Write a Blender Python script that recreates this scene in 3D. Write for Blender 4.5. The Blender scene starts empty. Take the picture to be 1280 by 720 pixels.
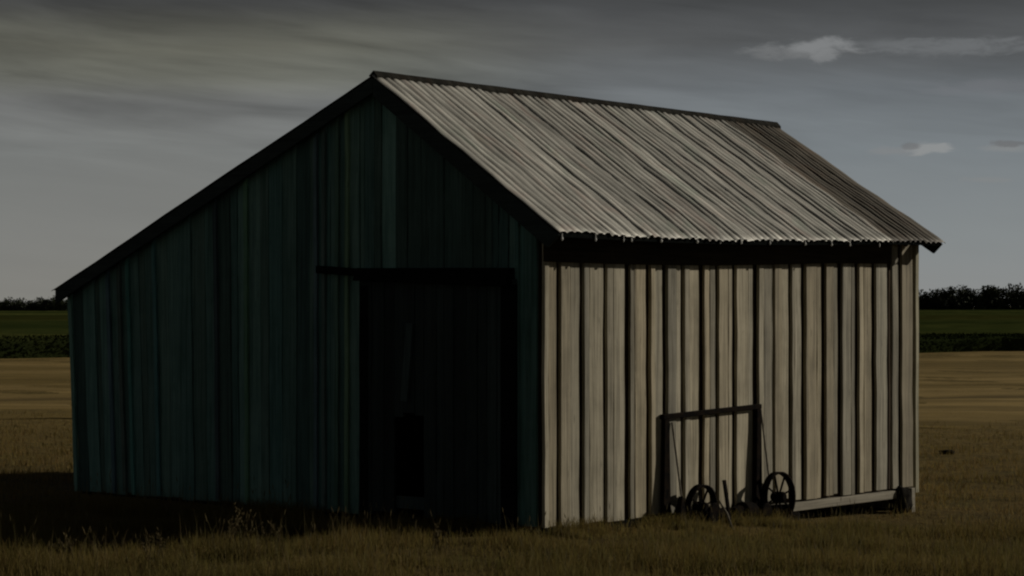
import bpy, math, random
import numpy as np
from mathutils import Vector, Matrix, noise as mnoise
random.seed(7); rng = np.random.default_rng(7)
scene = bpy.context.scene
COL = scene.collection

# ------------------------------------------------------------------ camera
F = 2883.0; HOR = 382.0; CAMH = 1.7
cam_d = bpy.data.cameras.new('camera'); cam = bpy.data.objects.new('camera', cam_d); COL.objects.link(cam)
cam_d.sensor_width = 36.0; cam_d.lens = F/1280*36
cam_d.clip_start = .1; cam_d.clip_end = 12000
cam.location = (0, 0, CAMH); cam.rotation_euler = (math.radians(90)+math.atan((HOR-360)/F), 0, 0)
scene.camera = cam
scene.render.resolution_x = 1024; scene.render.resolution_y = 576

# ------------------------------------------------------------------ light
TH = math.atan2(2883, 2528)
C0 = Vector((.222, 17.3, 0))
tv = Vector((math.cos(TH), math.sin(TH), 0)); sv = Vector((-tv.y, tv.x, 0))
trav = (tv*-.60+sv*.29); trav.normalize()
ELEV = math.radians(21.0)
az = math.atan2(-trav.x, -trav.y)               # clockwise from +Y
sd = bpy.data.lights.new('sun', 'SUN'); sd.energy = 2.9; sd.angle = math.radians(.6); sd.color = (1, .92, .80)
so = bpy.data.objects.new('sun', sd); COL.objects.link(so)
ldir = Vector((trav.x*math.cos(ELEV), trav.y*math.cos(ELEV), -math.sin(ELEV)))
so.rotation_euler = ldir.to_track_quat('-Z', 'Y').to_euler(); so.location = (20, 10, 15)

# ------------------------------------------------------------------ node helper
class NB:
    def __init__(s, tree): s.t = tree
    def n(s, typ, **kw):
        nd = s.t.nodes.new(typ)
        for k, v in kw.items():
            if k.startswith('i_'):
                nd.inputs[k[2:].replace('_', ' ')].default_value = v
            else: setattr(nd, k, v)
        return nd
    def l(s, a, b): s.t.links.new(a, b)
    def m(s, op, a, b=None, c=None, clamp=False):
        nd = s.t.nodes.new('ShaderNodeMath'); nd.operation = op; nd.use_clamp = clamp
        for i, v in enumerate((a, b, c)):
            if v is None: continue
            if isinstance(v, (int, float)): nd.inputs[i].default_value = v
            else: s.l(v, nd.inputs[i])
        return nd.outputs[0]
    def mr(s, v, a, b, c=0., d=1., smooth=True):
        nd = s.t.nodes.new('ShaderNodeMapRange'); nd.interpolation_type = 'SMOOTHSTEP' if smooth else 'LINEAR'
        s.l(v, nd.inputs['Value'])
        for k, x in (('From Min', a), ('From Max', b), ('To Min', c), ('To Max', d)): nd.inputs[k].default_value = x
        return nd.outputs[0]
    def mix(s, f, a, b, blend='MIX'):
        nd = s.t.nodes.new('ShaderNodeMix'); nd.data_type = 'RGBA'; nd.blend_type = blend; nd.clamp_factor = True
        for i, v in ((0, f), (6, a), (7, b)):
            if isinstance(v, (int, float)): nd.inputs[i].default_value = v
            elif isinstance(v, tuple): nd.inputs[i].default_value = (*v[:3], 1)
            else: s.l(v, nd.inputs[i])
        return nd.outputs[2]
    def ramp(s, v, stops):
        nd = s.t.nodes.new('ShaderNodeValToRGB'); cr = nd.color_ramp
        while len(cr.elements) < len(stops): cr.elements.new(.5)
        for e, (p, c) in zip(cr.elements, stops): e.position = p; e.color = (*c, 1)
        s.l(v, nd.inputs[0]); return nd.outputs[0]
    def noise(s, vec, scale, detail=4, rough=.55, dist=0., dim='3D'):
        nd = s.t.nodes.new('ShaderNodeTexNoise'); nd.noise_dimensions = dim
        nd.inputs['Scale'].default_value = scale; nd.inputs['Detail'].default_value = detail
        nd.inputs['Roughness'].default_value = rough; nd.inputs['Distortion'].default_value = dist
        s.l(vec, nd.inputs['Vector']); return nd.outputs[0]
    def scaled(s, vec, sc):
        nd = s.t.nodes.new('ShaderNodeMapping'); nd.inputs['Scale'].default_value = sc
        s.l(vec, nd.inputs['Vector']); return nd.outputs[0]

# ------------------------------------------------------------------ world
W = bpy.data.worlds.new('World'); scene.world = W; W.use_nodes = True
W.node_tree.nodes.clear(); b = NB(W.node_tree)
out = b.n('ShaderNodeOutputWorld'); bg = b.n('ShaderNodeBackground'); bg.inputs[1].default_value = .1
b.l(bg.outputs[0], out.inputs[0])
sky = b.n('ShaderNodeTexSky', sky_type='NISHITA', sun_disc=False); sky.sun_elevation = ELEV; sky.sun_rotation = az
tc = b.n('ShaderNodeTexCoord'); sep = b.n('ShaderNodeSeparateXYZ'); b.l(tc.outputs['Generated'], sep.inputs[0])
X, Y, Z = sep.outputs
u = b.m('ARCTAN2', X, Y)
hyp = b.m('SQRT', b.m('ADD', b.m('MULTIPLY', X, X), b.m('MULTIPLY', Y, Y)))
el = b.m('ARCTAN2', Z, hyp)
comb = b.n('ShaderNodeCombineXYZ'); b.l(u, comb.inputs[0]); b.l(el, comb.inputs[1]); UV = comb.outputs[0]
hs = b.n('ShaderNodeHueSaturation'); hs.inputs['Saturation'].default_value = .3; hs.inputs['Value'].default_value = .4
b.l(sky.outputs[0], hs.inputs['Color'])
def g(v, t=(1, 1, 1)): return tuple(v*10*k for k in t)
# wavy elevation so that the cloud layers are not ruled lines
wn = b.noise(b.scaled(UV, (7, 22, 1)), 1, 3, .5)
elw = b.m('ADD', el, b.m('MULTIPLY', b.m('SUBTRACT', wn, .5), .022))
ef = b.m('DIVIDE', elw, .2, clamp=True)
rl = b.ramp(ef, [(0, g(.220, (1.02, 1, .91))), (.14, g(.208, (.99, 1, .94))), (.32, g(.186, (.96, 1, .97))), (.46, g(.135, (.98, 1, .98))),
                 (.56, g(.092, (1, 1, .93))), (.65, g(.056, (.98, 1, 1.02))), (1, g(.036, (.98, 1, 1.06)))])
rr = b.ramp(ef, [(0, g(.265, (.98, 1, .98))), (.14, g(.248, (.92, 1, 1.02))), (.32, g(.212, (.89, 1, 1.07))), (.46, g(.160, (.90, 1, 1.08))),
                 (.56, g(.098, (.95, 1, 1.04))), (.65, g(.058, (.95, 1, 1.04))), (1, g(.036, (.98, 1, 1.06)))])
cl = b.mix(b.mr(u, -.15, .16), rl, rr)
# long thin streaks, strongest in the upper cloud sheet and on the left
cs2 = b.n('ShaderNodeCombineXYZ'); b.l(u, cs2.inputs[0]); b.l(b.m('ADD', el, b.m('MULTIPLY', u, .10)), cs2.inputs[1]); SV = cs2.outputs[0]
sn = b.noise(b.scaled(SV, (8, 62, 1)), 1, 5, .55, .6)
sn2 = b.noise(b.scaled(SV, (15, 120, 1)), 1, 4, .55, .3)
amp = b.mr(el, .045, .095, .12, 1.25)
ampL = b.m('MULTIPLY', amp, b.mr(u, -.05, .12, 1., .55))
fac = b.m('ADD', 1, b.m('MULTIPLY', b.m('SUBTRACT', b.m('ADD', b.m('MULTIPLY', sn, .65), b.m('MULTIPLY', sn2, .35)), .5), b.m('MULTIPLY', ampL, 1.5)))
cc = b.n('ShaderNodeCombineXYZ')
for i in range(3): b.l(fac, cc.inputs[i])
cl = b.mix(1., cl, cc.outputs[0], 'MULTIPLY')
# olive cast in the upper left sheet
olive = b.m('MULTIPLY', b.m('MULTIPLY', b.mr(el, .085, .10), b.mr(el, .118, .135, 1, 0)), b.mr(u, -.08, .05, .75, 0))
cl = b.mix(olive, cl, b.mix(1., cl, (1.22, 1.22, 1.02), 'MULTIPLY'))
# small cumulus scraps low on the right
pn = b.noise(b.scaled(UV, (80, 260, 1)), 1, 6, .66, .4)
def px(x, y): return ((x-640)/F, (HOR-y)/F)
def puff(cl, x, y, rx, ry, col, k, soft=.55):
    cx, cy = px(x, y)
    du = b.m('DIVIDE', b.m('SUBTRACT', u, cx), rx/F); dv = b.m('DIVIDE', b.m('SUBTRACT', el, cy), ry/F)
    d = b.m('SQRT', b.m('ADD', b.m('MULTIPLY', du, du), b.m('MULTIPLY', dv, dv)))
    d = b.m('ADD', d, b.m('MULTIPLY', b.m('SUBTRACT', pn, .5), 1.9))
    return b.mix(b.m('MULTIPLY', b.mr(d, 1.0, 1.0-soft), k), cl, col)
cl = puff(cl, 1190, 66, 150, 14, g(.160, (.95, 1, 1.04)), .8, .9)
cl = puff(cl, 1120, 60, 190, 9, g(.150, (.95, 1, 1.04)), .6, .9)
cl = puff(cl, 1000, 68, 88, 15, g(.165, (.97, 1, 1.02)), .8, .7)
cl = puff(cl, 1025, 61, 54, 15, g(.23, (.97, 1, 1.02)), .8, .8)
cl = puff(cl, 1030, 74, 24, 9, g(.215, (.97, 1, 1.02)), .7)
cl = puff(cl, 1120, 192, 46, 8, g(.225, (.97, 1, 1.02)), .6, .8)
cl = puff(cl, 1155, 189, 34, 10, g(.29, (.97, 1, 1)), .8)
cl = puff(cl, 1135, 186, 17, 6, g(.150, (.97, 1, 1.04)), .7)
cl = puff(cl, 1250, 189, 42, 8, g(.245, (.97, 1, 1)), .6, .8)
cl = puff(cl, 1255, 184, 34, 5, g(.150, (.97, 1, 1.04)), .8)
cl = puff(cl, 1225, 228, 40, 5, g(.235, (.97, 1, 1)), .5, .8)
cl = puff(cl, 1230, 115, 110, 14, g(.170, (.96, 1, 1.08)), .5, .9)
side = b.mr(b.m('ADD', b.m('MULTIPLY', X, .8), b.m('MULTIPLY', Y, -.6)), -.8, .8, 1.9, .35)  # unseen upper sky made darker right and overhead, brighter left, to set shade levels
high = b.mr(el, .14, .30)
sf = b.m('ADD', b.m('MULTIPLY', high, side), b.m('SUBTRACT', 1, high))
sf = b.m('MULTIPLY', sf, b.mr(el, .45, 1.1, 1., .2))
cs = b.n('ShaderNodeCombineXYZ')
for i in range(3): b.l(sf, cs.inputs[i])
cl = b.mix(1., cl, cs.outputs[0], 'MULTIPLY')
fin = b.mix(.96, hs.outputs[0], cl)
b.l(fin, bg.inputs[0])

# ------------------------------------------------------------------ materials
def newmat(name):
    m = bpy.data.materials.new(name); m.use_nodes = True
    nt = m.node_tree; bs = nt.nodes['Principled BSDF']
    return m, NB(nt), bs
def wood_mat(name, dark, light, rough=.85, along='Z', tone=True, bump=.5, spec=.25):
    m, b, bs = newmat(name)
    tcn = b.n('ShaderNodeTexCoord'); sc = {'Z': (55, 55, 1.6), 'X': (1.6, 55, 55), 'Y': (55, 1.6, 55)}[along]
    o = tcn.outputs['Object']
    gr = b.noise(b.scaled(o, sc), 1, 5, .6, .25)
    sc2 = tuple(9 if v > 10 else .7 for v in sc)
    bl = b.noise(b.scaled(o, sc2), 1, 4, .6)
    big = b.noise(o, 3.5, 5, .65)
    f = b.m('ADD', b.m('MULTIPLY', gr, .5), b.m('ADD', b.m('MULTIPLY', bl, .35), b.m('MULTIPLY', big, .25)))
    c = b.mix(b.mr(f, .38, .72), tuple(dark), tuple(light))
    # knots and stains of their own shape
    vo = b.n('ShaderNodeTexVoronoi'); vo.inputs['Scale'].default_value = 1; b.l(b.scaled(o, tuple(13 if v > 10 else 3.5 for v in sc)), vo.inputs['Vector'])
    kn = b.mr(vo.outputs['Distance'], .05, .16, .35, 0)
    c = b.mix(kn, c, tuple(v*.35 for v in dark))
    st = b.noise(b.scaled(o, tuple(26 if v > 10 else .5 for v in sc)), 1, 3, .6)
    c = b.mix(b.mr(st, .54, .66, 0, .45), c, tuple(v*.6 for v in dark))
    if tone:
        at = b.n('ShaderNodeAttribute', attribute_name='tone'); c = b.mix(1., c, at.outputs['Color'], 'MULTIPLY')
    b.l(c, bs.inputs['Base Color']); bs.inputs['Roughness'].default_value = rough
    bs.inputs['Specular IOR Level'].default_value = spec
    bp = b.n('ShaderNodeBump'); bp.inputs['Strength'].default_value = bump; bp.inputs['Distance'].default_value = .006
    b.l(gr, bp.inputs['Height']); b.l(bp.outputs[0], bs.inputs['Normal'])
    return m
M = {}
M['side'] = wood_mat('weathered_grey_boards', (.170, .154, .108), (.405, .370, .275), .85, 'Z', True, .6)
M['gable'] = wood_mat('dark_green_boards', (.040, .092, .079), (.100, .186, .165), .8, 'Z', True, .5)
M['door'] = wood_mat('black_door_boards', (.016, .028, .027), (.040, .058, .056), .85, 'Z', True, .4)
M['backing'] = wood_mat('dark_brown_backing', (.036, .022, .010), (.095, .062, .032), .95, 'Z', False, .3)
M['rake'] = wood_mat('dark_rake_boards', (.010, .016, .015), (.028, .040, .037), .85, 'Y', False, .4)
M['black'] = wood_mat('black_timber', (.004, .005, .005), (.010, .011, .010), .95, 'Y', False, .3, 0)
M['eave_shade'] = wood_mat('eave_shade_brown', (.014, .012, .007), (.040, .031, .020), .95, 'X', False, .3, .08)  # dark colour carries the shade under the eave
M['sill'] = wood_mat('pale_sill_timber', (.14, .125, .09), (.28, .255, .195), .85, 'X', False, .5)

def roof_mat(name, dark, light, rust, rustamt, rough, metal=.0):
    m, b, bs = newmat(name)
    tcn = b.n('ShaderNodeTexCoord'); o = tcn.outputs['Object']
    a = b.noise(b.scaled(o, (16, 1.3, 1.3)), 1, 6, .62, .3)
    r = b.noise(b.scaled(o, (5, 2.2, 2.2)), 1, 6, .7, .8)
    sp = b.noise(o, 38, 4, .7)
    c = b.mix(b.mr(a, .36, .68), dark, light)
    c = b.mix(b.m('MULTIPLY', b.mr(r, .50, .72), rustamt), c, rust)
    gp_ = b.noise(b.scaled(o, (4, 1.6, 1.6)), 1, 4, .6, .5)
    c = b.mix(b.mr(gp_, .56, .7, 0, .5), c, tuple(v*k for v, k in zip(dark, (.85, 1.05, .95))))
    bt = b.noise(b.scaled(o, (22, 5, 5)), 1, 5, .7, .6)
    c = b.mix(b.mr(bt, .54, .70, 0, .4), c, tuple(v*.42 for v in dark))
    c = b.mix(b.mr(sp, .60, .76, 0, .35), c, tuple(v*.35 for v in rust))
    at = b.n('ShaderNodeAttribute', attribute_name='tone'); c = b.mix(1., c, at.outputs['Color'], 'MULTIPLY')
    b.l(c, bs.inputs['Base Color']); bs.inputs['Metallic'].default_value = metal; bs.inputs['Specular IOR Level'].default_value = .4 if rough < .7 else .05
    b.l(b.mr(r, .3, .7, rough-.08, rough+.15), bs.inputs['Roughness'])
    bp = b.n('ShaderNodeBump'); bp.inputs['Strength'].default_value = .25; bp.inputs['Distance'].default_value = .004
    b.l(sp, bp.inputs['Height']); b.l(bp.outputs[0], bs.inputs['Normal'])
    return m
M['roof'] = roof_mat('galvanised_sheet', (.28, .275, .245), (.54, .53, .475), (.34, .25, .215), .6, .55, .2)
M['roof_brown'] = roof_mat('rusted_sheet', (.070, .060, .044), (.135, .118, .088), (.12, .078, .046), .8, .65, .1)
M['cap'] = roof_mat('dark_cap_sheet', (.010, .010, .008), (.026, .025, .02), (.02, .013, .008), .8, .95)

def plain(name, c1, c2, rough=.8, scale=9, metal=0., bump=.3):
    m, b, bs = newmat(name); tcn = b.n('ShaderNodeTexCoord')
    nn = b.noise(tcn.outputs['Object'], scale, 6, .65)
    b.l(b.mix(b.mr(nn, .35, .68), c1, c2), bs.inputs['Base Color'])
    bs.inputs['Roughness'].default_value = rough; bs.inputs['Metallic'].default_value = metal; bs.inputs['Specular IOR Level'].default_value = .02 if rough > .86 else .2
    bp = b.n('ShaderNodeBump'); bp.inputs['Strength'].default_value = bump; bp.inputs['Distance'].default_value = .01
    b.l(nn, bp.inputs['Height']); b.l(bp.outputs[0], bs.inputs['Normal'])
    return m
M['iron'] = plain('dark_rusty_iron', (.003, .003, .003), (.012, .008, .005), .95, 22, 0)
M['glint'] = plain('pale_glint', (.45, .45, .42), (.65, .65, .62), .5, 40)  # pale colour for the sun spots under the eave
M['stone'] = plain('dark_stone', (.006, .005, .004), (.02, .018, .014), .95, 14)
M['stick'] = plain('grey_stick', (.10, .09, .07), (.20, .18, .14), .9, 20)
M['bark'] = plain('bark', (.02, .016, .011), (.05, .04, .028), .9, 3)
M['crown'] = plain('wood_leaves', (.014, .021, .008), (.038, .050, .018), .8, .16, 0, 0)

def ground_mat():
    m, b, bs = newmat('rough_grass_ground'); tcn = b.n('ShaderNodeTexCoord'); o = tcn.outputs['Object']
    big = b.noise(b.scaled(o, (.12, .35, 1)), 1, 5, .6)
    fine = b.noise(o, 9, 6, .7); mid = b.noise(b.scaled(o, (.8, 1.6, 1)), 1, 5, .65)
    c = b.mix(b.mr(big, .35, .65), (.085, .062, .022), (.135, .096, .034))
    spg = b.n('ShaderNodeSeparateXYZ'); b.l(o, spg.inputs[0])
    c = b.mix(b.mr(b.m('ADD', spg.outputs[1], b.m('MULTIPLY', mid, 8)), 23, 41, 0, .9), c, (.20, .145, .052))
    c = b.mix(b.mr(mid, .45, .7, 0, .6), c, (.060, .055, .020))
    c = b.mix(b.mr(fine, .35, .65, .55, 0), c, (.030, .024, .012))
    b.l(c, bs.inputs['Base Color']); bs.inputs['Roughness'].default_value = .95; bs.inputs['Specular IOR Level'].default_value = .02
    bp = b.n('ShaderNodeBump'); bp.inputs['Strength'].default_value = .8; bp.inputs['Distance'].default_value = .05
    b.l(fine, bp.inputs['Height']); b.l(bp.outputs[0], bs.inputs['Normal'])
    return m
M['ground'] = ground_mat()
def stubble_mat():
    m, b, bs = newmat('mown_stubble'); tcn = b.n('ShaderNodeTexCoord'); o = tcn.outputs['Object']
    big = b.noise(b.scaled(o, (.018, .16, 1)), 1, 5, .6, .3)
    rows = b.noise(b.scaled(o, (.10, 1.1, 1)), 1, 5, .65, .2)
    fine = b.noise(b.scaled(o, (2, 5, 1)), 1, 5, .7)
    c = b.mix(b.mr(big, .36, .64), (.180, .130, .043), (.340, .245, .098))
    c = b.mix(b.mr(rows, .40, .66, .50, 0), c, (.085, .064, .026))
    c = b.mix(b.mr(fine, .35, .65, .3, 0), c, (.07, .052, .022))
    # shallow wheel track across the field
    sp = b.n('ShaderNodeSeparateXYZ'); b.l(o, sp.inputs[0])
    yy = b.m('SUBTRACT', sp.outputs[1], b.m('MULTIPLY', sp.outputs[0], .28))
    tr = b.m('MULTIPLY', b.mr(yy, 43.0, 43.8), b.mr(yy, 44.2, 45.6, 1, 0))
    c = b.mix(b.m('MULTIPLY', tr, .55), c, (.045, .034, .015))
    b.l(c, bs.inputs['Base Color']); bs.inputs['Roughness'].default_value = .95; bs.inputs['Specular IOR Level'].default_value = .02
    bp = b.n('ShaderNodeBump'); bp.inputs['Strength'].default_value = .5; bp.inputs['Distance'].default_value = .04
    b.l(fine, bp.inputs['Height']); b.l(bp.outputs[0], bs.inputs['Normal'])
    return m
M['stubble'] = stubble_mat()
def crop_mat():
    m, b, bs = newmat('green_crop'); tcn = b.n('ShaderNodeTexCoord'); o = tcn.outputs['Object']
    big = b.noise(b.scaled(o, (.010, .022, 1)), 1, 4, .6, .2)
    n2 = b.noise(b.scaled(o, (.25, .7, 1)), 1, 6, .7)
    c = b.mix(b.mr(big, .38, .62), (.028, .038, .010), (.072, .078, .021))
    c = b.mix(b.mr(n2, .4, .68, .5, 0), c, (.014, .020, .007))
    sp = b.n('ShaderNodeSeparateXYZ'); b.l(o, sp.inputs[0])
    yy = b.m('ADD', b.m('SUBTRACT', sp.outputs[1], b.m('MULTIPLY', sp.outputs[0], .52)), b.m('MULTIPLY', n2, 22))
    c = b.mix(b.mr(yy, 92, 108, .85, 0), c, (.016, .022, .008))
    c = b.mix(b.m('MULTIPLY', b.mr(yy, 190, 230), b.mr(yy, 260, 330, .5, 0)), c, (.020, .018, .005))
    b.l(c, bs.inputs['Base Color']); bs.inputs['Roughness'].default_value = .95; bs.inputs['Specular IOR Level'].default_value = 0
    return m
M['crop'] = crop_mat()
def blade_mat(name, c1, c2):
    m, b, bs = newmat(name)
    at = b.n('ShaderNodeAttribute', attribute_name='tone')
    tcn = b.n('ShaderNodeTexCoord'); nn = b.noise(tcn.outputs['Object'], .7, 4, .6)
    c = b.mix(b.mr(nn, .38, .62), c1, c2); c = b.mix(1., c, at.outputs['Color'], 'MULTIPLY')
    b.l(c, bs.inputs['Base Color']); bs.inputs['Roughness'].default_value = .85; bs.inputs['Specular IOR Level'].default_value = .1
    tl_ = b.n('ShaderNodeBsdfTranslucent'); b.l(c, tl_.inputs[0]); mx = b.n('ShaderNodeMixShader'); mx.inputs[0].default_value = .4
    b.l(bs.outputs[0], mx.inputs[1]); b.l(tl_.outputs[0], mx.inputs[2]); b.l(mx.outputs[0], m.node_tree.nodes['Material Output'].inputs[0])
    return m
M['blade'] = blade_mat('dry_grass_blades', (.175, .122, .044), (.140, .102, .034))
M['blade_near'] = blade_mat('brown_grass_blades', (.148, .110, .036), (.108, .088, .028))
M['stalk'] = blade_mat('seeding_stalks', (.16, .125, .06), (.13, .11, .05))

# ------------------------------------------------------------------ mesh helper
class MB:
    def __init__(s): s.v = []; s.f = []; s.c = []
    def quad_box(s, P, tone=(1, 1, 1)):      # 8 corners: 0-3 bottom loop, 4-7 top loop
        k = len(s.v); s.v += [tuple(p) for p in P]
        for q in ((0, 3, 2, 1), (4, 5, 6, 7), (0, 1, 5, 4), (1, 2, 6, 5), (2, 3, 7, 6), (3, 0, 4, 7)): s.f.append(tuple(k+i for i in q))
        s.c += [tone]*8
    def box(s, x0, x1, y0, y1, z0, z1, tone=(1, 1, 1)):
        s.quad_box([(x0, y0, z0), (x1, y0, z0), (x1, y1, z0), (x0, y1, z0), (x0, y0, z1), (x1, y0, z1), (x1, y1, z1), (x0, y1, z1)], tone)
    def beam(s, a, b_, w, h, up=(0, 0, 1), tone=(1, 1, 1), w2=None, h2=None):
        a = Vector(a); b_ = Vector(b_); d = (b_-a).normalized(); r = d.cross(Vector(up)).normalized(); uu = r.cross(d)
        w2 = w if w2 is None else w2; h2 = h if h2 is None else h2; P = []
        for c, ww, hh in ((a, w, h), (b_, w2, h2)):
            P += [c-r*ww/2-uu*hh/2, c+r*ww/2-uu*hh/2, c+r*ww/2+uu*hh/2, c-r*ww/2+uu*hh/2]
        s.quad_box(P, tone)
    def tube(s, pts, rad, n=8, closed=False, tone=(1, 1, 1), flat=1.):
        pts = [Vector(p) for p in pts]; N = len(pts); k = len(s.v)
        for i, p in enumerate(pts):
            a = pts[(i-1) % N] if (closed or i > 0) else p; c = pts[(i+1) % N] if (closed or i < N-1) else p
            d = (c-a).normalized(); h = Vector((0, 1, 0)) if abs(d.y) < .9 else Vector((1, 0, 0))
            r = d.cross(h).normalized(); q = r.cross(d)
            rr = rad[i] if isinstance(rad, (list, tuple)) else rad
            for j in range(n):
                an = 2*math.pi*j/n; s.v.append(tuple(p+r*math.cos(an)*rr+q*math.sin(an)*rr*flat)); s.c.append(tone)
        for i in range(N if closed else N-1):
            i2 = (i+1) % N
            for j in range(n):
                s.f.append((k+i*n+j, k+i*n+(j+1) % n, k+i2*n+(j+1) % n, k+i2*n+j))
        if not closed:
            s.f.append(tuple(k+j for j in reversed(range(n)))); s.f.append(tuple(k+(N-1)*n+j for j in range(n)))
    def build(s, name, mat, parent=None, smooth=False, bevel=0):
        me = bpy.data.meshes.new(name); me.from_pydata(s.v, [], s.f); me.materials.append(mat)
        ca = me.color_attributes.new('tone', 'FLOAT_COLOR', 'POINT')
        arr = np.ones((len(s.v), 4), np.float32); arr[:, :3] = np.array(s.c, np.float32).reshape(-1, 3); ca.data.foreach_set('color', arr.ravel())
        if smooth: me.polygons.foreach_set('use_smooth', [True]*len(me.polygons))
        me.update(); o = bpy.data.objects.new(name, me); COL.objects.link(o)
        if parent: o.parent = parent
        if bevel:
            md = o.modifiers.new('bevel', 'BEVEL'); md.width = bevel; md.segments = 2; md.limit_method = 'ANGLE'
        return o
def tag(o, label=None, cat=None, group=None, kind=None):
    for k, v in (('label', label), ('category', cat), ('group', group), ('kind', kind)):
        if v: o[k] = v
    return o
def empty(name, loc, rz=0):
    o = bpy.data.objects.new(name, None); COL.objects.link(o); o.location = loc; o.rotation_euler = (0, 0, rz); o.empty_display_size = .3
    return o

# ------------------------------------------------------------------ terrain
def sstep(x): x = np.clip(x, 0, 1); return x*x*(3-2*x)
def gz(x, y):
    x = np.asarray(x, float); y = np.asarray(y, float)
    z = -.175*sstep((x-.4)/3.2)*sstep((y-14)/4)
    z = z + .012*np.sin(x*1.9+y*.7)*np.sin(y*1.3-x*.4)+.02*np.sin(x*.31+1)*np.sin(y*.23)
    return z
def gzf(x, y): return float(gz(x, y))
def grid_mesh(name, xs, ys, zf, mat, smooth=True):
    Xg, Yg = np.meshgrid(xs, ys); Zg = zf(Xg, Yg)
    v = np.stack([Xg.ravel(), Yg.ravel(), Zg.ravel()], 1); nx, ny = len(xs), len(ys)
    i = np.arange(nx*ny).reshape(ny, nx)
    f = np.stack([i[:-1, :-1], i[:-1, 1:], i[1:, 1:], i[1:, :-1]], -1).reshape(-1, 4)
    me = bpy.data.meshes.new(name); me.from_pydata(v.tolist(), [], f.tolist()); me.materials.append(mat)
    if smooth: me.polygons.foreach_set('use_smooth', [True]*len(me.polygons))
    o = bpy.data.objects.new(name, me); COL.objects.link(o); return o
xs = np.unique(np.concatenate([np.linspace(-14, 14, 141), np.sign(np.linspace(-1, 1, 61))*14*np.exp(np.abs(np.linspace(-1, 1, 61))*5.6)]))
ys = np.unique(np.concatenate([np.linspace(-60, 10, 15), np.linspace(10, 34, 121), 34*np.exp(np.linspace(0, 1, 80)*4.9)]))
tag(grid_mesh('ground', xs, ys, gz, M['ground']), kind='structure')

def crop_edge(x): return 83+x*.52+.8*np.sin(x*.4)
def stub_near(x): return 35+1.1*np.sin(x*.5)+.5*np.sin(x*1.7)+x*.10
sx = np.concatenate([np.linspace(-140, -20, 40)[:-1], np.linspace(-20, 20, 90), np.linspace(20, 140, 40)[1:]])
tv_ = np.linspace(0, 1, 90)
Xg, Tg = np.meshgrid(sx, tv_); Yg = stub_near(Xg)*(1-Tg)+np.maximum(crop_edge(Xg)+3, stub_near(Xg)+4)*Tg
Zg = gz(Xg, Yg)+.005
nx, ny = len(sx), len(tv_); ii = np.arange(nx*ny).reshape(ny, nx)
me = bpy.data.meshes.new('stubble_field'); me.from_pydata(np.stack([Xg.ravel(), Yg.ravel(), Zg.ravel()], 1).tolist(), [], np.stack([ii[:-1, :-1], ii[:-1, 1:], ii[1:, 1:], ii[1:, :-1]], -1).reshape(-1, 4).tolist())
me.materials.append(M['stubble']); me.polygons.foreach_set('use_smooth', [True]*len(me.polygons))
o = bpy.data.objects.new('stubble_field', me); COL.objects.link(o); tag(o, kind='structure')

# crop field: solid green stand with leafy edge
cxs = np.linspace(-320, 320, 321)
def far_edge(x): return 560+x*1.1*(x > -60)-66*(x <= -60)
bm = MB(); rows = 70
T = (np.linspace(0, 1, rows)**2.2)
for t in T:
    for x in cxs:
        y = max(crop_edge(x), 40)*(1-t)+max(far_edge(x), 300)*t; h = .56+.05*math.sin(x*1.3+y)+.06*mnoise.noise((x*.5, y*.5, 0))+(t == 0)*-.05
        bm.v.append((x, y, gzf(x, y)+h)); bm.c.append((1, 1, 1))
n = len(cxs)
for r in range(rows-1):
    for i in range(n-1): bm.f.append((r*n+i, r*n+i+1, (r+1)*n+i+1, (r+1)*n+i))
k = len(bm.v)
for x in cxs:
    y = max(crop_edge(x), 40); bm.v.append((x, y-.1, gzf(x, y)-.1)); bm.c.append((1, 1, 1))
for i in range(n-1): bm.f.append((k+i, k+i+1, i+1, i))
def leaves(bm, P, size, up=.5, tonef=None):
    for p in P:
        a = random.random()*6.283; t = random.uniform(-1, 1)*1.2; d = Vector((math.cos(a)*math.cos(t), math.sin(a)*math.cos(t), math.sin(t)))
        e = d.cross(Vector((random.uniform(-1, 1), random.uniform(-1, 1), random.uniform(-1, 1)))).normalized()
        s = size*random.uniform(.6, 1.4); p = Vector(p); k = len(bm.v)
        bm.v += [tuple(p-d*s), tuple(p+e*s*.5), tuple(p+d*s), tuple(p-e*s*.5)]
        tn = random.uniform(.6, 1.25); bm.c += [(tn, tn, tn)]*4; bm.f.append((k, k+1, k+2, k+3))
P = []
for _ in range(60000):
    x = random.uniform(-42, 52); d = random.random()**2*7; y = crop_edge(x)-.25+d
    z = gzf(x, y)+(random.uniform(.05, .68) if d < .6 else random.uniform(.52, .70)); P.append((x, y, z))
leaves(bm, P, .045)
o = bm.build('crop_field', M['crop']); tag(o, kind='stuff', label='low dark green crop standing beyond the stubble field', cat='crop')

# distant wood: many leafy crowns on trunks, reads as one mass
bm = MB(); tr = MB()
def crown(cx, cy, z0, h, r, nl):
    lob = [(cx+random.gauss(0, r*.35), cy+random.gauss(0, r*.35), z0+h*random.uniform(.35, .78), r*random.uniform(.45, .8)) for _ in range(6)]
    P = []
    for _ in range(nl):
        L = random.choice(lob); a = random.random()*6.283; zz = random.uniform(-1, 1); q = math.sqrt(1-zz*zz); rr = L[3]*random.random()**.35
        P.append((L[0]+math.cos(a)*q*rr, L[1]+math.sin(a)*q*rr, max(z0+.2, L[2]+zz*rr*.9)))
    for _ in range(int(nl*.8)): P.append((cx+random.uniform(-r, r), cy+random.uniform(-r, r), z0+random.uniform(0, h*.5)))
    leaves(bm, P, r*.12)
    tr.tube([(cx, cy, z0-.2), (cx+.2, cy, z0+h*.35), (cx, cy+.2, z0+h*.7)], [h*.035, h*.025, h*.01], 5)
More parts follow.
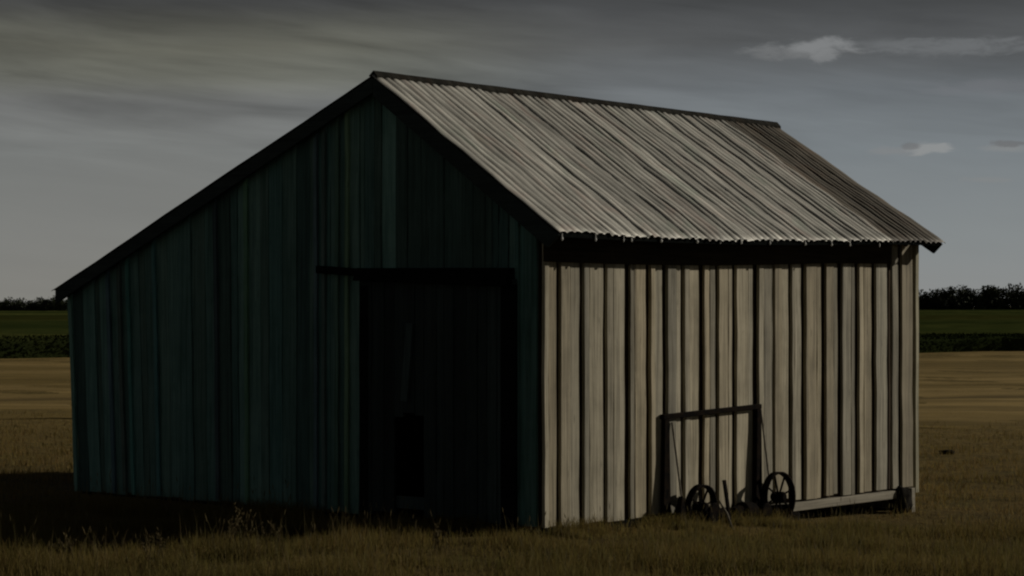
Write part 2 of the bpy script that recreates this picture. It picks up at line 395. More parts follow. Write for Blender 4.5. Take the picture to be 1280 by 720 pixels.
def wood_y(x): return 520 if x < -60 else 520+(min(x, 40)+60)*3.4
x = -230.
while x < 330:
    y = wood_y(x)+random.uniform(0, 12); left = x < -30
    h = random.uniform(3.0, 4.1) if left else random.uniform(7.6, 9.2)*(1 if x < 250 else .9)
    if x > 0: h *= 1.0+.16*math.sin(x*.11+1.)
    r = h*random.uniform(.42, .6)
    crown(x, y, 0, h, r, 620); crown(x+r*.5, y+8, 0, h*random.uniform(.6, .85), r, 380)
    x += r*random.uniform(.75, 1.25)
k = len(bm.v); bm.v += tr.v; bm.c += tr.c; bm.f += [tuple(i+k for i in f) for f in tr.f]
tag(bm.build('distant_wood', M['crown']), kind='stuff', label='dark distant wood along the horizon behind the fields', cat='wood')

# ------------------------------------------------------------------ SHED  (local frame: x along the long side, y along the gable, z up)
shed = empty('shed', C0, TH)
tag(shed, 'weathered timber shed with grey board side, dark gable and corrugated metal roof', 'shed')
LW, GW = 5.30, 5.475
def tx(pxx, s=0.):      # pixel column -> distance along the long wall on plane s
    r = (pxx-640)/F; ax = C0.x+s*sv.x; ay = C0.y+s*sv.y
    return (r*ay-ax)/(tv.x-r*tv.y)
def sx_(pxx, t=0.):     # pixel column -> distance along the gable
    r = (pxx-640)/F; ax = C0.x+t*tv.x; ay = C0.y+t*tv.y
    return (r*ay-ax)/(sv.x-r*sv.y)
def zat(py, t, s):      # pixel row -> height at local (t, s)
    return CAMH+(HOR-py)/F*(C0.y+t*tv.y+s*sv.y)

# roof control surfaces
E0, E1 = Vector((-.12, -.281, 2.243)), Vector((5.37, -.281, 2.287))
R0, R1 = Vector((-.12, 1.668, 3.535)), Vector((5.50, 1.668, 3.459))
L0, L1 = Vector((-.12, 5.775, 1.84)), Vector((5.42, 5.775, 1.84))
def bil(A0, A1, B0, B1, u_, v): return (A0.lerp(A1, u_)).lerp(B0.lerp(B1, u_), v)
def roof_z(t, s):
    u_ = (t+.12)/5.5
    if s < 1.668: return bil(E0, E1, R0, R1, u_, (s+.281)/1.949).z
    return bil(R0, R1, L0, L1, u_, (s-1.668)/(5.726-1.668)).z
def sag(u_): return -.03*math.sin(math.pi*min(1, u_*1.25)) if u_ < .8 else 0
PITCH = .088
def corrugated(A0, A1, B0, B1, u0, u1, seed, jag=.012, tones=(.85, 1.12), lift=0.):
    """solid corrugated panel between two edges, u in [u0,u1] of its length; sheets overlap every 7 ribs"""
    rd = random.Random(seed); Lm = (A1-A0).length; nw = int((u1-u0)*Lm/PITCH+.5); seg = 8; NU = nw*seg; NV = 26
    ribs = [rd.choice((.4, .6, .75, .9, 1.1, 1.4, 1.7)) for _ in range(nw+2)]
    sheet = [(rd.uniform(-jag, jag), rd.uniform(*tones), rd.uniform(-.008, .008)) for _ in range(nw//7+3)]
    ribt = [rd.uniform(.80, 1.10) for _ in range(nw+2)]
    bm = MB(); th = .004
    for layer in (0, 1):
        for i in range(NU+1):
            w = i/seg; u_ = u0+(u1-u0)*i/NU; sh = sheet[int(w/7)]; rb = ribs[int(w)]
            ph = 1-2*abs(math.cos((w % 1)*math.pi))**5; lap = .006*((w/7) % 1)
            for j in range(NV+1):
                v = j/NV; p = bil(A0, A1, B0, B1, u_, v)
                d = (B0-A0).normalized()
                p = p+d*(sh[0]*(1-v))
                wob = .012*mnoise.noise((u_*9+seed, v*3, 0))+.009*mnoise.noise((u_*42+seed, v*9, 1))+.004*mnoise.noise((u_*110+seed, v*26, 4))
                z = p.z+.0064*rb*ph+lap+wob+lift+sag(u_)*(1-v)*(1 if jag else 0)-th*layer
                bm.v.append((p.x, p.y, z)); tn = sh[1]*ribt[int(w)]*(1.25 if (seed == 3 and w > nw-2.6) else 1)*(1+.10*ph)*(1+.08*mnoise.noise((w*.9, v*5, seed)))
                bm.c.append((tn, tn, tn*.99))
    n = NV+1; K = (NU+1)*n
    for i in range(NU):
        for j in range(NV):
            a = i*n+j; bm.f.append((a, a+n, a+n+1, a+1)); bm.f.append((K+a, K+a+1, K+a+n+1, K+a+n))
    for i in range(NU):
        a = i*n; bm.f.append((a, K+a, K+a+n, a+n)); a = i*n+NV; bm.f.append((a, a+n, K+a+n, K+a))
    for j in range(NV):
        bm.f.append((j, j+1, K+j+1, K+j)); a = NU*n+j; bm.f.append((a, K+a, K+a+1, a+1))
    return bm
ub = 4.60/5.5
bright = corrugated(E0, E1, R0, R1, 0, ub, 3, .012, (.82, 1.14)).build('roof_sheet', M['roof'], shed, True)
bright['label'] = 'long pale galvanised corrugated slope over the side wall'
brown = corrugated(E0, E1, R0, R1, ub-.006, 1, 5, .008, (.88, 1.1), -.006).build('roof_sheet', M['roof_brown'], shed, True)
brown['label'] = 'browner rusted corrugated sheets at the far end of the roof'
back = corrugated(L0, L1, R0, R1, 0, 1, 9, 0, (.8, 1.1)).build('roof_sheet', M['roof_brown'], shed, True)
back['label'] = 'long low corrugated slope down to the left eave'
# ridge cap
bm = MB(); NC = 30
for i in range(NC+1):
    p = R0.lerp(R1, i/NC); w = .004*mnoise.noise((i*.7, 0, 3))
    rs = (E0-R0).normalized(); ls = (L0-R0).normalized()
    for q, dz in ((rs*.05, .020), (Vector((0, 0, 0)), .034), (ls*.05, .016), (ls*.05, .008), (Vector((0, 0, 0)), .026), (rs*.05, -.016)):
        bm.v.append((p.x+(.012 if i == 0 else 0), p.y+q.y, p.z+q.z+dz+w)); bm.c.append((1, 1, 1))
for i in range(NC):
    for j in range(6): bm.f.append((i*6+j, i*6+(j+1) % 6, i*6+6+(j+1) % 6, i*6+6+j))
bm.f.append(tuple(reversed(range(6)))); bm.f.append(tuple(NC*6+j for j in range(6)))
bm.build('ridge_cap', M['cap'], shed)
# pale knobs at the drip edge, added for the bright sun spots there
for pxx, big in ((703, 1), (745, 1), (780, .6), (790, .7), (827, 1.15), (872, 1.1), (901, .6), (927, 1), (963, .7), (1007, 1), (1040, .95), (1063, .8), (1100, .6)):
    t = tx(pxx, -.275); u_ = (t+.12)/5.5; z = roof_z(t, -.275)-.012
    bm = MB(); r = .0095*big
    bm.tube([(t, -.272, z), (t, -.272, z-.038)], .004, 6); bm.tube([(t, -.272, z-.028), (t, -.272, z-.034), (t, -.272, z-.046), (t, -.272, z-.056)], [r*.4, r, r, r*.3], 6)
    bm.build('eave_glint', M['glint'], bright if t < 4.55 else brown)
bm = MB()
NP = 24  # black strip added under the sheets to give the eave shadow a straight edge
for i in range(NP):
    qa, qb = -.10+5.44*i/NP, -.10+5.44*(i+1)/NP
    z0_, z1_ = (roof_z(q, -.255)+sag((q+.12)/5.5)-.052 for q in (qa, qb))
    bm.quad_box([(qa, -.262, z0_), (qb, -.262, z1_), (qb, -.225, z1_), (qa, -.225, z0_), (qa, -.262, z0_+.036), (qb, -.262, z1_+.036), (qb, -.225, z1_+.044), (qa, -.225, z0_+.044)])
bm.build('eave_shadow_strip', M['black'], shed)
# rake boards along both gables and rafter tails
def rake(t, A, B_, name='rake_board', mat='rake', h=.15, ec=.0):
    bm = MB(); a = A+Vector((0, 0, -.022)); c = B_+Vector((0, 0, -.022))
    bm.quad_box([(t-.014, a.y+math.copysign(ec, c.y-a.y), a.z-h+ec*.5), (t+.014, a.y+math.copysign(ec, c.y-a.y), a.z-h+ec*.5), (t+.014, c.y, c.z-h), (t-.014, c.y, c.z-h), (t-.014, a.y, a.z), (t+.014, a.y, a.z), (t+.014, c.y, c.z), (t-.014, c.y, c.z)])
    return bm.build(name, M[mat], shed, bevel=.003)
rake(-.10, E0+Vector((0, .012, 0)), R0+Vector((0, .0, 0)), ec=.12); rake(-.10, R0+Vector((0, .002, 0)), L0+Vector((0, -.05, .02)), h=.12)
rake(5.385, E1+Vector((0, .04, 0)), R1, h=.13, ec=.09, mat='black'); rake(5.385, R1+Vector((0, .002, 0)), L1+Vector((0, -.05, 0)), h=.13)
for t in (.6, 1.5, 2.4, 3.3, 4.2, 5.0):
    for (s0, s1) in ((-.12, 1.64), (1.70, 5.60)):
        bm = MB(); bm.beam((t, s0, roof_z(t, s0)-.10), (t, s1, roof_z(t, s1)-.10), .045, .10); bm.build('rafter', M['backing'], shed)

# --- side wall: separate boards with dark open joints, on a brown backing
gaps = [(695, 5), (724, 6), (753, 5), (781, 8), (807, 6), (828, 6), (850, 5), (874, 7), (893, 5), (914.5, 6), (941.5, 8), (964, 3.5), (985, 4), (1001, 6), (1026, 7), (1047, 6), (1068, 6), (1089, 6.5), (1109, 7), (1122, 5), (1139.5, 4)]
bm = MB(); prev = .0; rd = random.Random(12)
edges = []
for gx, gw in gaps:
    a, c = tx(gx-gw/2), tx(gx+gw/2); edges.append((prev, a)); prev = c

def board_tone(rd, lo=.68, hi=1.18):
    v = rd.uniform(lo, hi); w = rd.uniform(-.03, .06); return (v*(1+w), v, v*(1-w*1.6))
def plank(bm, x0, x1, y0, y1, z0, z1, tone, rd, axis='x', topz=None):
    """vertical plank with slight warp; x is the run along the wall, y the depth"""
    N = 9; wv = [rd.uniform(-.003, .003) for _ in range(N)]; dv = [rd.uniform(-.003, .003) for _ in range(N)]; k = len(bm.v)
    for i in range(N):
        f = i/(N-1)
        for (xx, yy) in ((x0, y0), (x1, y0), (x1, y1), (x0, y1)):
            zt = z1 if topz is None else topz(xx)
            z = z0+(zt-z0)*f; wx = wv[i] if 0 < i < N-1 else wv[i]*.4
            p = (xx+wx, yy+dv[i], z) if axis == 'x' else (yy+dv[i], xx+wx, z)
            bm.v.append(p); bm.c.append(tone)
    for i in range(N-1):
        for j in range(4):
            a = k+i*4+j; c = k+i*4+(j+1) % 4; q = (a, c, c+4, a+4)
            bm.f.append(q if axis == 'x' else tuple(reversed(q)))
    q = (k+3, k+2, k+1, k); bm.f.append(q if axis == 'x' else tuple(reversed(q)))
    q = tuple(k+(N-1)*4+j for j in range(4)); bm.f.append(q if axis == 'x' else tuple(reversed(q)))
for (a, c) in edges:
    w = c-a; zb = .035+rd.uniform(-.012, .012); zt = 2.36
    nsub = 1 if w < .12 else rd.choice((1, 2, 2, 2))
    if nsub == 1: plank(bm, a, c, -.028+rd.uniform(-.004, .004), -.002, zb, zt, board_tone(rd), rd)
    else:
        m_ = a+w*rd.choice((.28, .36, .5, .64, .72))
        plank(bm, a, m_-.005, -.030+rd.uniform(-.006, .004), -.002, zb, zt, board_tone(rd), rd)
        plank(bm, m_+.004, c, -.024+rd.uniform(-.006, .004), -.002, zb+rd.uniform(-.01, .01), zt, board_tone(rd), rd)
sw = bm.build('side_wall', M['side'], shed, bevel=.002); sw['label'] = 'sunlit grey vertical boards with dark open joints'
bm = MB(); bm.box(.03, 5.26, .030, .055, .02, 2.36); bm.box(5.20, 5.2675, .002, .029, .02, 2.35); bm.build('wall_backing', M['backing'], shed)

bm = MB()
def shade_z(t): q = t+.42; return roof_z(q, -.255)+sag((q+.12)/5.5)-.052-.179+.008  # dark board added as eave shade, lower edge cut along the cast shadow
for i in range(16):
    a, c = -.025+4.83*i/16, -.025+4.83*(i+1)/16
    bm.quad_box([(a, -.052, shade_z(a)), (c, -.052, shade_z(c)), (c, -.038, shade_z(c)), (a, -.038, shade_z(a)), (a, -.052, 2.37), (c, -.052, 2.37), (c, -.038, 2.37), (a, -.038, 2.37)])
bm.build('eave_shade_board', M['eave_shade'], shed)

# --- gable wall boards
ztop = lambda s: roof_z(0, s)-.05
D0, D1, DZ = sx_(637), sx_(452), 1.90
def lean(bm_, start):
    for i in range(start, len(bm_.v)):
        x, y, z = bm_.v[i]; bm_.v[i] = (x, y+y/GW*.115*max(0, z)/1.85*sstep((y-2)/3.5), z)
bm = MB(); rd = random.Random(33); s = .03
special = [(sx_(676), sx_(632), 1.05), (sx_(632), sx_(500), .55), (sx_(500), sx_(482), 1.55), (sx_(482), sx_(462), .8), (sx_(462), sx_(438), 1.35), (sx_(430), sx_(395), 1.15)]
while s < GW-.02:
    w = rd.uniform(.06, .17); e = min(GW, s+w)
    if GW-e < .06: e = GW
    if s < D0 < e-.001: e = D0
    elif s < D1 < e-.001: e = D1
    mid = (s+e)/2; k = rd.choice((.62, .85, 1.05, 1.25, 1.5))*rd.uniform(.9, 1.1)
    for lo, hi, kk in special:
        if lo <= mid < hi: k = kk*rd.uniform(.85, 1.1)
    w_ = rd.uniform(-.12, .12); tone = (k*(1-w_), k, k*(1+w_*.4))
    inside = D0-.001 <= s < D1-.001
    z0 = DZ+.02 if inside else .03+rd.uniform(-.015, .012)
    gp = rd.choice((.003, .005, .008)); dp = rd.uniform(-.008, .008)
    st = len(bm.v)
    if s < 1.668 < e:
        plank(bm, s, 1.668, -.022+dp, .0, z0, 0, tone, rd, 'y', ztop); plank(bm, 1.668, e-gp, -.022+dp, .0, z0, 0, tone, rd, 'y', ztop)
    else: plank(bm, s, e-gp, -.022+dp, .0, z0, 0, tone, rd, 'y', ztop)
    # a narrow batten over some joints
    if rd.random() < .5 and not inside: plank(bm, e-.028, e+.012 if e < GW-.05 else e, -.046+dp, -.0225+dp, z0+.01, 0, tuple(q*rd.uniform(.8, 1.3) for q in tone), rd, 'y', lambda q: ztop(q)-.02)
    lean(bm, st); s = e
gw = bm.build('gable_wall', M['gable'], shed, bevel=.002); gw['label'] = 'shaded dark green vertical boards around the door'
# backing behind the gable boards, leaving the doorway open
bm = MB()
def strip(s0, s1, z0):
    bm.quad_box([(.004, s0, z0), (.028, s0, z0), (.028, s1, z0), (.004, s1, z0), (.004, s0, ztop(s0)), (.028, s0, ztop(s0)), (.028, s1, ztop(s1)), (.004, s1, ztop(s1))])
strip(.03, D0, .02); strip(D0, 1.668, DZ+.02); strip(1.668, D1, DZ+.02); strip(D1, 5.45, .02)
st = 0; lean(bm, 0); bm.build('wall_backing', M['backing'], shed)
# far gable and left wall
bm = MB(); rd = random.Random(5); s = 0.03
while s < GW:
    e = min(s+rd.uniform(.12, .2), GW); st = len(bm.v)
    plank(bm, s, e-.004, LW-.03, LW-.005, -.22, 0, board_tone(rd), rd, 'y', lambda q: roof_z(5.3, q)-.05); lean(bm, st); s = e
bm.build('gable_wall', M['side'], shed)
bm = MB(); t = .0
while t < LW:
    e = min(t+rd.uniform(.12, .2), LW); plank(bm, t, e-.004, GW+.002, GW+.027, -.08, 1.91, tuple(q*.9 for q in board_tone(rd)), rd)
    t = e
lean(bm, 0)
bm.build('side_wall', M['side'], shed)
# corner boards
bm = MB(); st = 0; plank(bm, GW-.002, GW+.045, -.05, -.024, .02, 1.88, (1.8, 1.7, 1.6), rd, 'y'); lean(bm, 0); bm.build('corner_board', M['gable'], shed)
bm = MB(); plank(bm, 5.268, 5.316, -.034, .030, -.02, 2.34, (.95, .97, .9), rd); bm.build('corner_board', M['side'], shed)
# sill, far corner post and footing stones
bm = MB(); bm.beam((2.6, -.012, -.026), (4.90, -.012, -.016), .085, .072); sb = bm.build('sill_beam', M['sill'], shed, bevel=.006)
bm = MB(); bm.beam((.0, .06, -.01), (.0, 5.46, -.01), .07, .06); bm.build('sill_beam', M['black'], shed, bevel=.006)
zg = gzf(*(C0+tv*5.2)[:2])
bm = MB(); bm.box(5.13, 5.19, -.07, .0, zg-.05, .030); bm.build('corner_post', M['sill'], shed, bevel=.005)
def stone(t, s, rx, ry, rz, z, seed):
    bm = MB(); n = 14; K = 0
    for i in range(n+1):
        ph = math.pi*i/n
        for j in range(n*2):
            a = 2*math.pi*j/(n*2); q = Vector((math.sin(ph)*math.cos(a), math.sin(ph)*math.sin(a), math.cos(ph)))
            q = Vector([math.copysign(abs(c)**.7, c) for c in q]); f = 1+.22*mnoise.noise(q*1.7+Vector((seed, 0, 0)))
            bm.v.append((t+q.x*rx*f, s+q.y*ry*f, z+q.z*rz*f)); bm.c.append((1, 1, 1))
    m2 = n*2
    for i in range(n):
        for j in range(m2): bm.f.append((i*m2+j, i*m2+(j+1) % m2, (i+1)*m2+(j+1) % m2, (i+1)*m2+j)[::-1])
    return bm
stone(5.0, -.03, .10, .09, .125, -.075, 4).build('footing_stone', M['stone'], shed, True)
stone(3.3, .03, .10, .08, .07, -.12, 8).build('footing_stone', M['stone'], shed, True)
# soil shadow board: black strip put in as the shade under the near part of the side wall
bm = MB(); bm.beam((.03, .01, -.035), (2.6, .01, -.035), .05, .13); bm.build('soil_shadow_board', M['black'], shed)

# --- sliding door, header and rail
door = empty('door', (0, 0, 0)); door.parent = shed; door.name = 'door'
bm = MB(); rd = random.Random(8); D0, D1 = sx_(639, -.07), sx_(453.5, -.07); end = D1+.02; s = D0-.04
while s < end-.01:
    e = min(end, s+rd.uniform(.08, .14)); mid = (s+e)/2; k = rd.uniform(.5, 1.3)
    pxm = None
    z0 = .05+rd.uniform(-.01, .02); zt = 1.90
    if sx_(537) < mid < sx_(503): z0 = .84+rd.uniform(-.05, .05)           # rotted boards leave a black gap
    k *= .8
    if sx_(500) < mid < end: k *= .6
    plank(bm, s, e-.006, -.070+rd.uniform(-.004, .004), -.048, z0, zt, (k, k*1.02, k), rd, 'y'); s = e
dm = bm.build('door_panel', M['door'], door)
bm = MB(); bm.box(-.0465, -.034, D0-.02, end-.02, 1.60, 1.70); bm.build('door_rail', M['door'], door, bevel=.004)
bm = MB(); bm.box(-.0465, -.034, D0-.02, end-.02, .10, .20); bm.build('door_rail', M['door'], door, bevel=.004)
bm = MB(); bm.beam((-.085, sx_(515), .95), (-.085, sx_(522), 1.56), .02, .07, up=(0, 1, 0), tone=(1.3, 1.3, 1.3)); bm.build('door_brace', M['door'], door)
bm = MB(); bm.box(-.080, -.049, D1-.06, D1+.03, .03, 1.86); bm.build('door_stile', M['black'], door, bevel=.004)
bm = MB(); bm.box(-.080, -.049, D0-.045, D0+.10, .03, 1.86); bm.build('door_stile', M['black'], door, bevel=.004)
hd = MB(); hd.quad_box([(-.15, sx_(644, -.036), 1.84), (-.024-.012, sx_(644, -.036), 1.84), (-.036, D1+.04, 1.90), (-.15, D1+.04, 1.90), (-.11, sx_(644, -.036), 1.985), (-.036, sx_(644, -.036), 1.985), (-.036, D1+.04, 2.0), (-.11, D1+.04, 2.0)])
hd.build('door_hood', M['black'], shed, bevel=.005)
bm = MB(); bm.beam((-.075, D1+.035, 1.965), (-.075, sx_(397, -.08), 1.995), .06, .06); bm.build('door_track', M['black'], shed, bevel=.006)

# ------------------------------------------------------------------ rusty implement against the side wall
so_ = -.045
def lp(pxx, pyy, s): t = tx(pxx, s); return Vector((t, s, zat(pyy, t, s)))
imp = empty('farm_implement', C0+tv*2.2+sv*so_+Vector((0, 0, -.06)), TH)
tag(imp, 'dark rusty iron implement with square frame and two spoked wheels against the grey boards', 'farm implement')
base = Vector((2.2, so_, -.06))
def L(pxx, pyy, s=so_): return lp(pxx, pyy, s)-base
bm = MB()
tl, trr = L(832, 521), L(947, 508)
bm.beam(L(835, 652, -.15), tl+Vector((0, 0, -.02)), .085, .04, up=(0, 1, 0), w2=.05)
bm.beam(L(948, 652, -.15), trr+Vector((0, 0, -.02)), .085, .04, up=(0, 1, 0), w2=.055)
bm.build('upright', M['iron'], imp, bevel=.004).name = 'upright'
o = bpy.data.objects['upright']; me0 = o.data
# split the two uprights into two parts
bpy.data.objects.remove(o)
for pb, pt, w2 in ((L(832, 654, -.07), tl, .06), (L(947, 654, -.07), trr, .06)):
    bm = MB(); bm.beam(pb, pt, .10, .035, up=(0, 1, 0), w2=w2); bm.build('upright', M['iron'], imp, bevel=.004)
bm = MB(); bm.beam(tl+Vector((-.05, 0, .0)), trr+Vector((.03, 0, .0)), .045, .04); bm.build('top_bar', M['iron'], imp, bevel=.005)
for a, c in ((L(840, 528), L(855, 648, -.14)), (L(951, 512), L(962, 605, -.12))):
    bm = MB(); bm.tube([a, c], .008, 6); bm.build('stay_rod', M['stick'], imp)
def wheel(pxx, pyy, r, s, tilt=0):
    c = L(pxx, pyy, s); w = empty('wheel', c); w.parent = imp; w.rotation_euler = (tilt, 0, 0)
    bm = MB(); n = 40; k = 0                       # flat iron tyre
    for i in range(n):
        a = 2*math.pi*i/n
        for rr, yy in ((r, -.03), (r, .03), (r-.018, .026), (r-.018, -.026)): bm.v.append((math.cos(a)*rr, yy, math.sin(a)*rr)); bm.c.append((1, 1, 1))
    for i in range(n):
        j = (i+1) % n
        for q in range(4): bm.f.append((i*4+q, i*4+(q+1) % 4, j*4+(q+1) % 4, j*4+q))
    bm.build('rim', M['iron'], w, True)
    bm = MB()
    for i in range(8):
        a = 2*math.pi*i/8+.25; bm.tube([(math.cos(a)*.03, 0, math.sin(a)*.03), (math.cos(a)*(r-.01), 0, math.sin(a)*(r-.01))], .009, 6)
    bm.build('spokes', M['iron'], w)
    bm = MB(); bm.tube([(0, -.065, 0), (0, -.05, 0), (0, .05, 0), (0, .065, 0)], [.03, .045, .045, .03], 12); bm.build('hub', M['iron'], w)
    return w
w1 = wheel(876, 634, .185, -.15, .05); w2 = wheel(973, 621, .212, -.15, -.04)
bm = MB(); bm.beam(L(852, 644, -.10), L(985, 635, -.10), .05, .07); bm.build('axle_beam', M['iron'], imp, bevel=.006)
bm = MB(); bm.beam(L(905, 600, -.13), L(912, 650, -.20), .03, .02, up=(0, 1, 0)); bm.build('lever', M['iron'], imp)
# gear case and coulter discs low between the wheels
c = L(930, 642, -.13); bm = MB(); bm.tube([c+Vector(p) for p in ((-.17, 0, .0), (-.15, 0, .01), (-.05, 0, .02), (-.04, 0, .015), (.10, 0, .0), (.14, 0, -.01))], [.03, .055, .06, .085, .09, .04], 12); bm.build('gear_case', M['iron'], imp)
for pxx in (893, 958):
    bm = MB(); c = L(pxx, 641, -.22); bm.tube([c+Vector((0, -.01, 0)), c, c+Vector((0, .012, 0))], [.075, .085, .06], 16); bm.build('coulter_disc', M['iron'], imp)
bm = MB()
c = L(850, 650, -.16); bm.quad_box([c+Vector(p) for p in ((-.05, -.03, -.03), (.06, -.03, -.03), (.06, .03, -.03), (-.05, .03, -.03), (.0, -.02, .19), (.03, -.02, .17), (.03, .02, .17), (.0, .02, .19))]); bm.build('plough_share', M['iron'], imp, bevel=.004)

# loose stick leaning on the implement
a = lp(899, 626, -.30); c = lp(915, 658, -.48); a = C0+tv*a.x+sv*a.y+Vector((0, 0, a.z)); c = C0+tv*c.x+sv*c.y; c.z = gzf(c.x, c.y)
bm = MB(); mm = (a+c)/2+Vector((.01, 0, .01)); bm.tube([tuple(c-c), tuple(mm-c), tuple(a-c)], [.014, .012, .008], 7)
o = bm.build('stick', M['stick'], None, True); o.location = c; tag(o, 'short pale stick propped in the grass against the rusty implement', 'stick')

# dark clod out in the field
for (pxx, pyy, r, lab) in ((1183, 547, .075, 'small dark earth clod lying alone in the dry grass right of the shed'),):
    Yd = CAMH*F/(pyy-HOR+4); Xd = (pxx-640)/F*Yd
    o = stone(0, 0, r*1.3, r, r*.42, 0, 3).build('earth_clod', M['stone'], None, True); o.location = (Xd, Yd, gzf(Xd, Yd)+.02); tag(o, lab, 'earth clod')

# ------------------------------------------------------------------ grass
def in_shed(x, y, mrg=0.):
    dx = x-C0.x; dy = y-C0.y; t = dx*tv.x+dy*tv.y; s = dx*sv.x+dy*sv.y
    return t, s
def blades(name, N, yr, hr, wr, mat, clump=True, lean_=.5, lab=None, cat=None, seed=1, marg=1.5, seg=3, tone=(.75, 1.2), mask=None, fov=.245):
    r = np.random.default_rng(seed)
    y = r.uniform(yr[0]**1.0, yr[1], N); hw = y*fov+marg; x = r.uniform(-1, 1, N)*hw
    # keep constant areal density
    keep = r.random(N) < hw/hw.max(); x, y = x[keep], y[keep]
    if clump:
        cn = np.array([mnoise.noise((a*1.3, c*1.3, 0))+.6*mnoise.noise((a*4, c*4, 2)) for a, c in zip(x, y)])
        keep = r.random(len(x)) < np.clip(.55+cn*1.1, .12, 1); x, y, cn = x[keep], y[keep], cn[keep]
    else: cn = np.zeros(len(x))
    t, s = in_shed(x, y)
    ins = (t > -.03) & (t < 5.4) & (s > -.06) & (s < 5.6)
    if mask is not None: ins |= ~mask(x, y, r)
    x, y, cn, t, s = x[~ins], y[~ins], cn[~ins], t[~ins], s[~ins]; n = len(x)
    h = r.uniform(hr[0], hr[1], n)*(1+.9*np.clip(cn, -.4, .6))
    near = (t > -.6) & (t < 5.9) & (s > -.75) & (s < 6)
    h = np.where(near, h*np.where(s > -.25, .8, .5), h)
    w = r.uniform(wr[0], wr[1], n); a = r.uniform(0, 2*np.pi, n); ln = r.uniform(.05, lean_, n)*h; la = r.uniform(0, 2*np.pi, n)+0
    z = gz(x, y)-.01
    wx, wy = np.cos(a)*w/2, np.sin(a)*w/2; lx, ly = np.cos(la)*ln, np.sin(la)*ln
    rowsv = []
    for k in range(seg+1):
        f = k/seg; ww = (1-f)**.7 if k < seg else .08; b_ = f*f
        rowsv.append(np.stack([x+lx*b_-wx*ww, y+ly*b_-wy*ww, z+h*f*(1-.12*f)], 1)); rowsv.append(np.stack([x+lx*b_+wx*ww, y+ly*b_+wy*ww, z+h*f*(1-.12*f)], 1))
    V = np.stack(rowsv, 1); m_ = 2*(seg+1); base_ = (np.arange(n)*m_)[:, None]
    Fc = []
    for k in range(seg): Fc.append(base_+np.array([2*k, 2*k+1, 2*k+3, 2*k+2]))
    Fc = np.stack(Fc, 1).reshape(-1, 4)
    me = bpy.data.meshes.new(name); me.vertices.add(n*m_); me.vertices.foreach_set('co', V.astype(np.float32).ravel())
    me.loops.add(Fc.size); me.loops.foreach_set('vertex_index', Fc.astype(np.int32).ravel())
    me.polygons.add(len(Fc)); me.polygons.foreach_set('loop_start', np.arange(0, Fc.size, 4, dtype=np.int32)); me.polygons.foreach_set('loop_total', np.full(len(Fc), 4, np.int32))
    me.update(); me.materials.append(mat)
    tn = r.uniform(tone[0], tone[1], n); gr = r.uniform(.9, 1.12, n)
    ca = me.color_attributes.new('tone', 'FLOAT_COLOR', 'POINT')
    cv = np.stack([tn, tn*gr, tn*.95, np.ones(n)], 1); cv = np.repeat(cv, m_, 0); ca.data.foreach_set('color', cv.astype(np.float32).ravel())
    o = bpy.data.objects.new(name, me); COL.objects.link(o)
    tag(o, lab, cat, None, 'stuff'); return o, np.stack([x, y, z, h, lx, ly], 1)
blades('grass', 260000, (13.2, 19.5), (.04, .13), (.0035, .007), M['blade_near'], lab='dry brown grass in front of the shed', cat='grass', seed=2, marg=1.2)
blades('grass', 190000, (19.5, 37), (.035, .085), (.007, .013), M['blade'], lab='dry brown grass beside and beyond the shed', cat='grass', seed=3, marg=2, seg=2, mask=lambda x, y, r: r.random(len(x)) > (y-23)/15)
blades('stubble', 60000, (34, 84), (.012, .035), (.014, .03), blade_mat('stubble_blades', (.28, .20, .085), (.22, .16, .065)), lab='short pale stubble in the mown field', cat='stubble', seed=4, marg=3, seg=1, clump=False,
       mask=lambda x, y, r: (y > stub_near(x)-1+r.random(len(x))*2.5) & (y < crop_edge(x)))
def tsmask(x, y, r):
    t, q = in_shed(x, y); return (t > -.1) & (t < 3.1) & (q < -.14) & (q > -.42+.12*np.sin(t*7)+.08*np.sin(t*17)) & (r.random(len(x)) < .45+.4*np.sin(t*5.3+1))
blades('grass', 420000, (16.5, 20.2), (.06, .21), (.004, .008), M['blade_near'], lab='longer grass grown up around the rusty implement', cat='grass', seed=12, marg=0, mask=tsmask, clump=False, fov=.2)
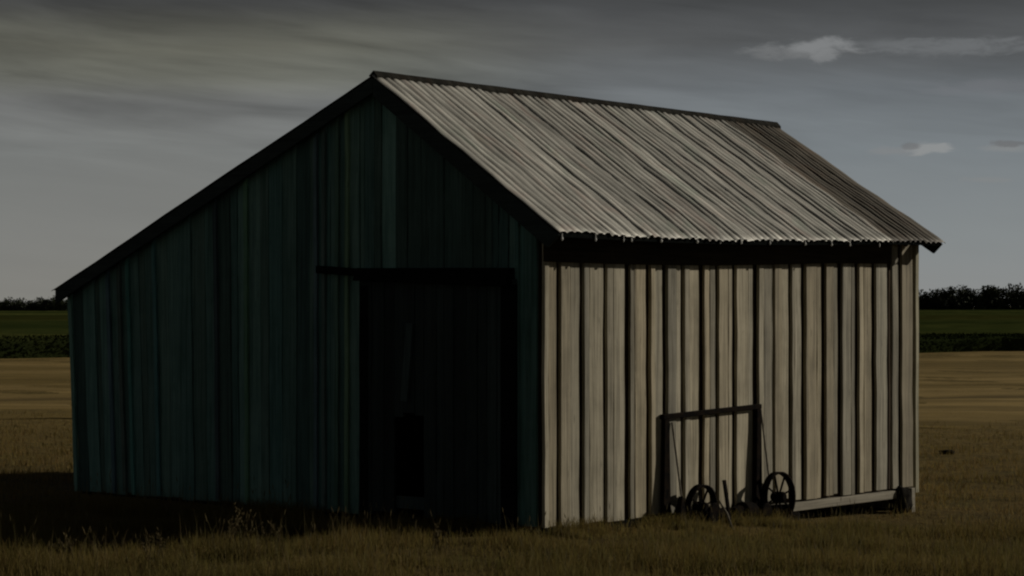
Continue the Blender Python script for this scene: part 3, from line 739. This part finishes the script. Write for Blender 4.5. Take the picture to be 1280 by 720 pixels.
# seeding stalks: sparse, taller, with a head
o, S = blades('tall_grass', 9000, (13.4, 21), (.14, .26), (.0025, .004), M['stalk'], lab='thin seeding stalks above the dry grass', cat='tall grass', seed=6, lean_=.35)
def heads(S, name, lab, w=(.004, .008), l=(.03, .055)):
    bm = MB()
    for x, y, z, h, lx, ly in S:
        p = Vector((x+lx, y+ly, z+h*.88)); d = Vector((lx*1.2, ly*1.2, h)).normalized(); ll = random.uniform(*l); ww = random.uniform(*w)*.5
        bm.tube([p-d*ll*.5, p, p+d*ll*.6], [ww*.5, ww, ww*.15], 4, tone=(random.uniform(.7, 1.2),)*3)
    tag(bm.build(name, M['stalk']), lab, 'seed heads', None, 'stuff')
heads(S[::5], 'seed_heads', 'small seed heads on the dry grass stalks')
# the taller weed clump at the shadow edge
def weed(pxx, Yd, hgt, lab, seed):
    rd = random.Random(seed); Xd = (pxx-640)/F*Yd; root = (Xd, Yd, gzf(Xd, Yd)); bm = MB()
    for i in range(6):
        a = rd.uniform(0, 6.28); sp = rd.uniform(.02, .16)*hgt/.4; h = hgt*rd.uniform(.55, 1); x0, y0 = rd.uniform(-.05, .05), rd.uniform(-.05, .05)
        pts = [(x0+math.cos(a)*sp*f*f, y0+math.sin(a)*sp*f*f, h*f) for f in (0, .35, .7, 1)]
        tn = (rd.uniform(.7, 1.1),)*3; bm.tube(pts, [.003, .0025, .002, .001], 5, tone=tn)
        for k in range(14):
            f = rd.uniform(.55, 1.0); p = Vector((x0+math.cos(a)*sp*f*f, y0+math.sin(a)*sp*f*f, h*f)); b2 = rd.uniform(0, 6.28); d = Vector((math.cos(b2)*.5, math.sin(b2)*.5, .8)).normalized()*rd.uniform(.012, .028)
            bm.tube([p, p+d*.6, p+d], [.0012, .004, .001], 4, tone=tn)
    o = bm.build('weed', M['stalk']); o.location = root; tag(o, lab, 'weed', 'dry weeds standing at the shadow edge'); return o
weed(290, 15.6, .36, 'bushy dry weed, left one of the tall pair in front of the dark gable', 1)
weed(306, 15.35, .40, 'bushy dry weed, right one of the tall pair in front of the dark gable', 2)
weed(345, 15.5, .27, 'middling dry weed standing just right of the tall weed pair', 3)
weed(196, 15.1, .26, 'small dry weed standing left of the tall pair in front of the shadow', 4)
weed(84, 15.05, .24, 'small dry weed leftmost of the weeds, near the left edge', 5)
weed(548, 15.9, .22, 'short dry weed in front of the shed door', 6)

# ------------------------------------------------------------------ view
vs = scene.view_settings; scene.display_settings.display_device = 'sRGB'
vs.view_transform = 'Standard'; vs.look = 'None'; vs.exposure = 0; scene.cycles.filter_width = 2.2; vs.gamma = 1
scene.render.engine = 'CYCLES'
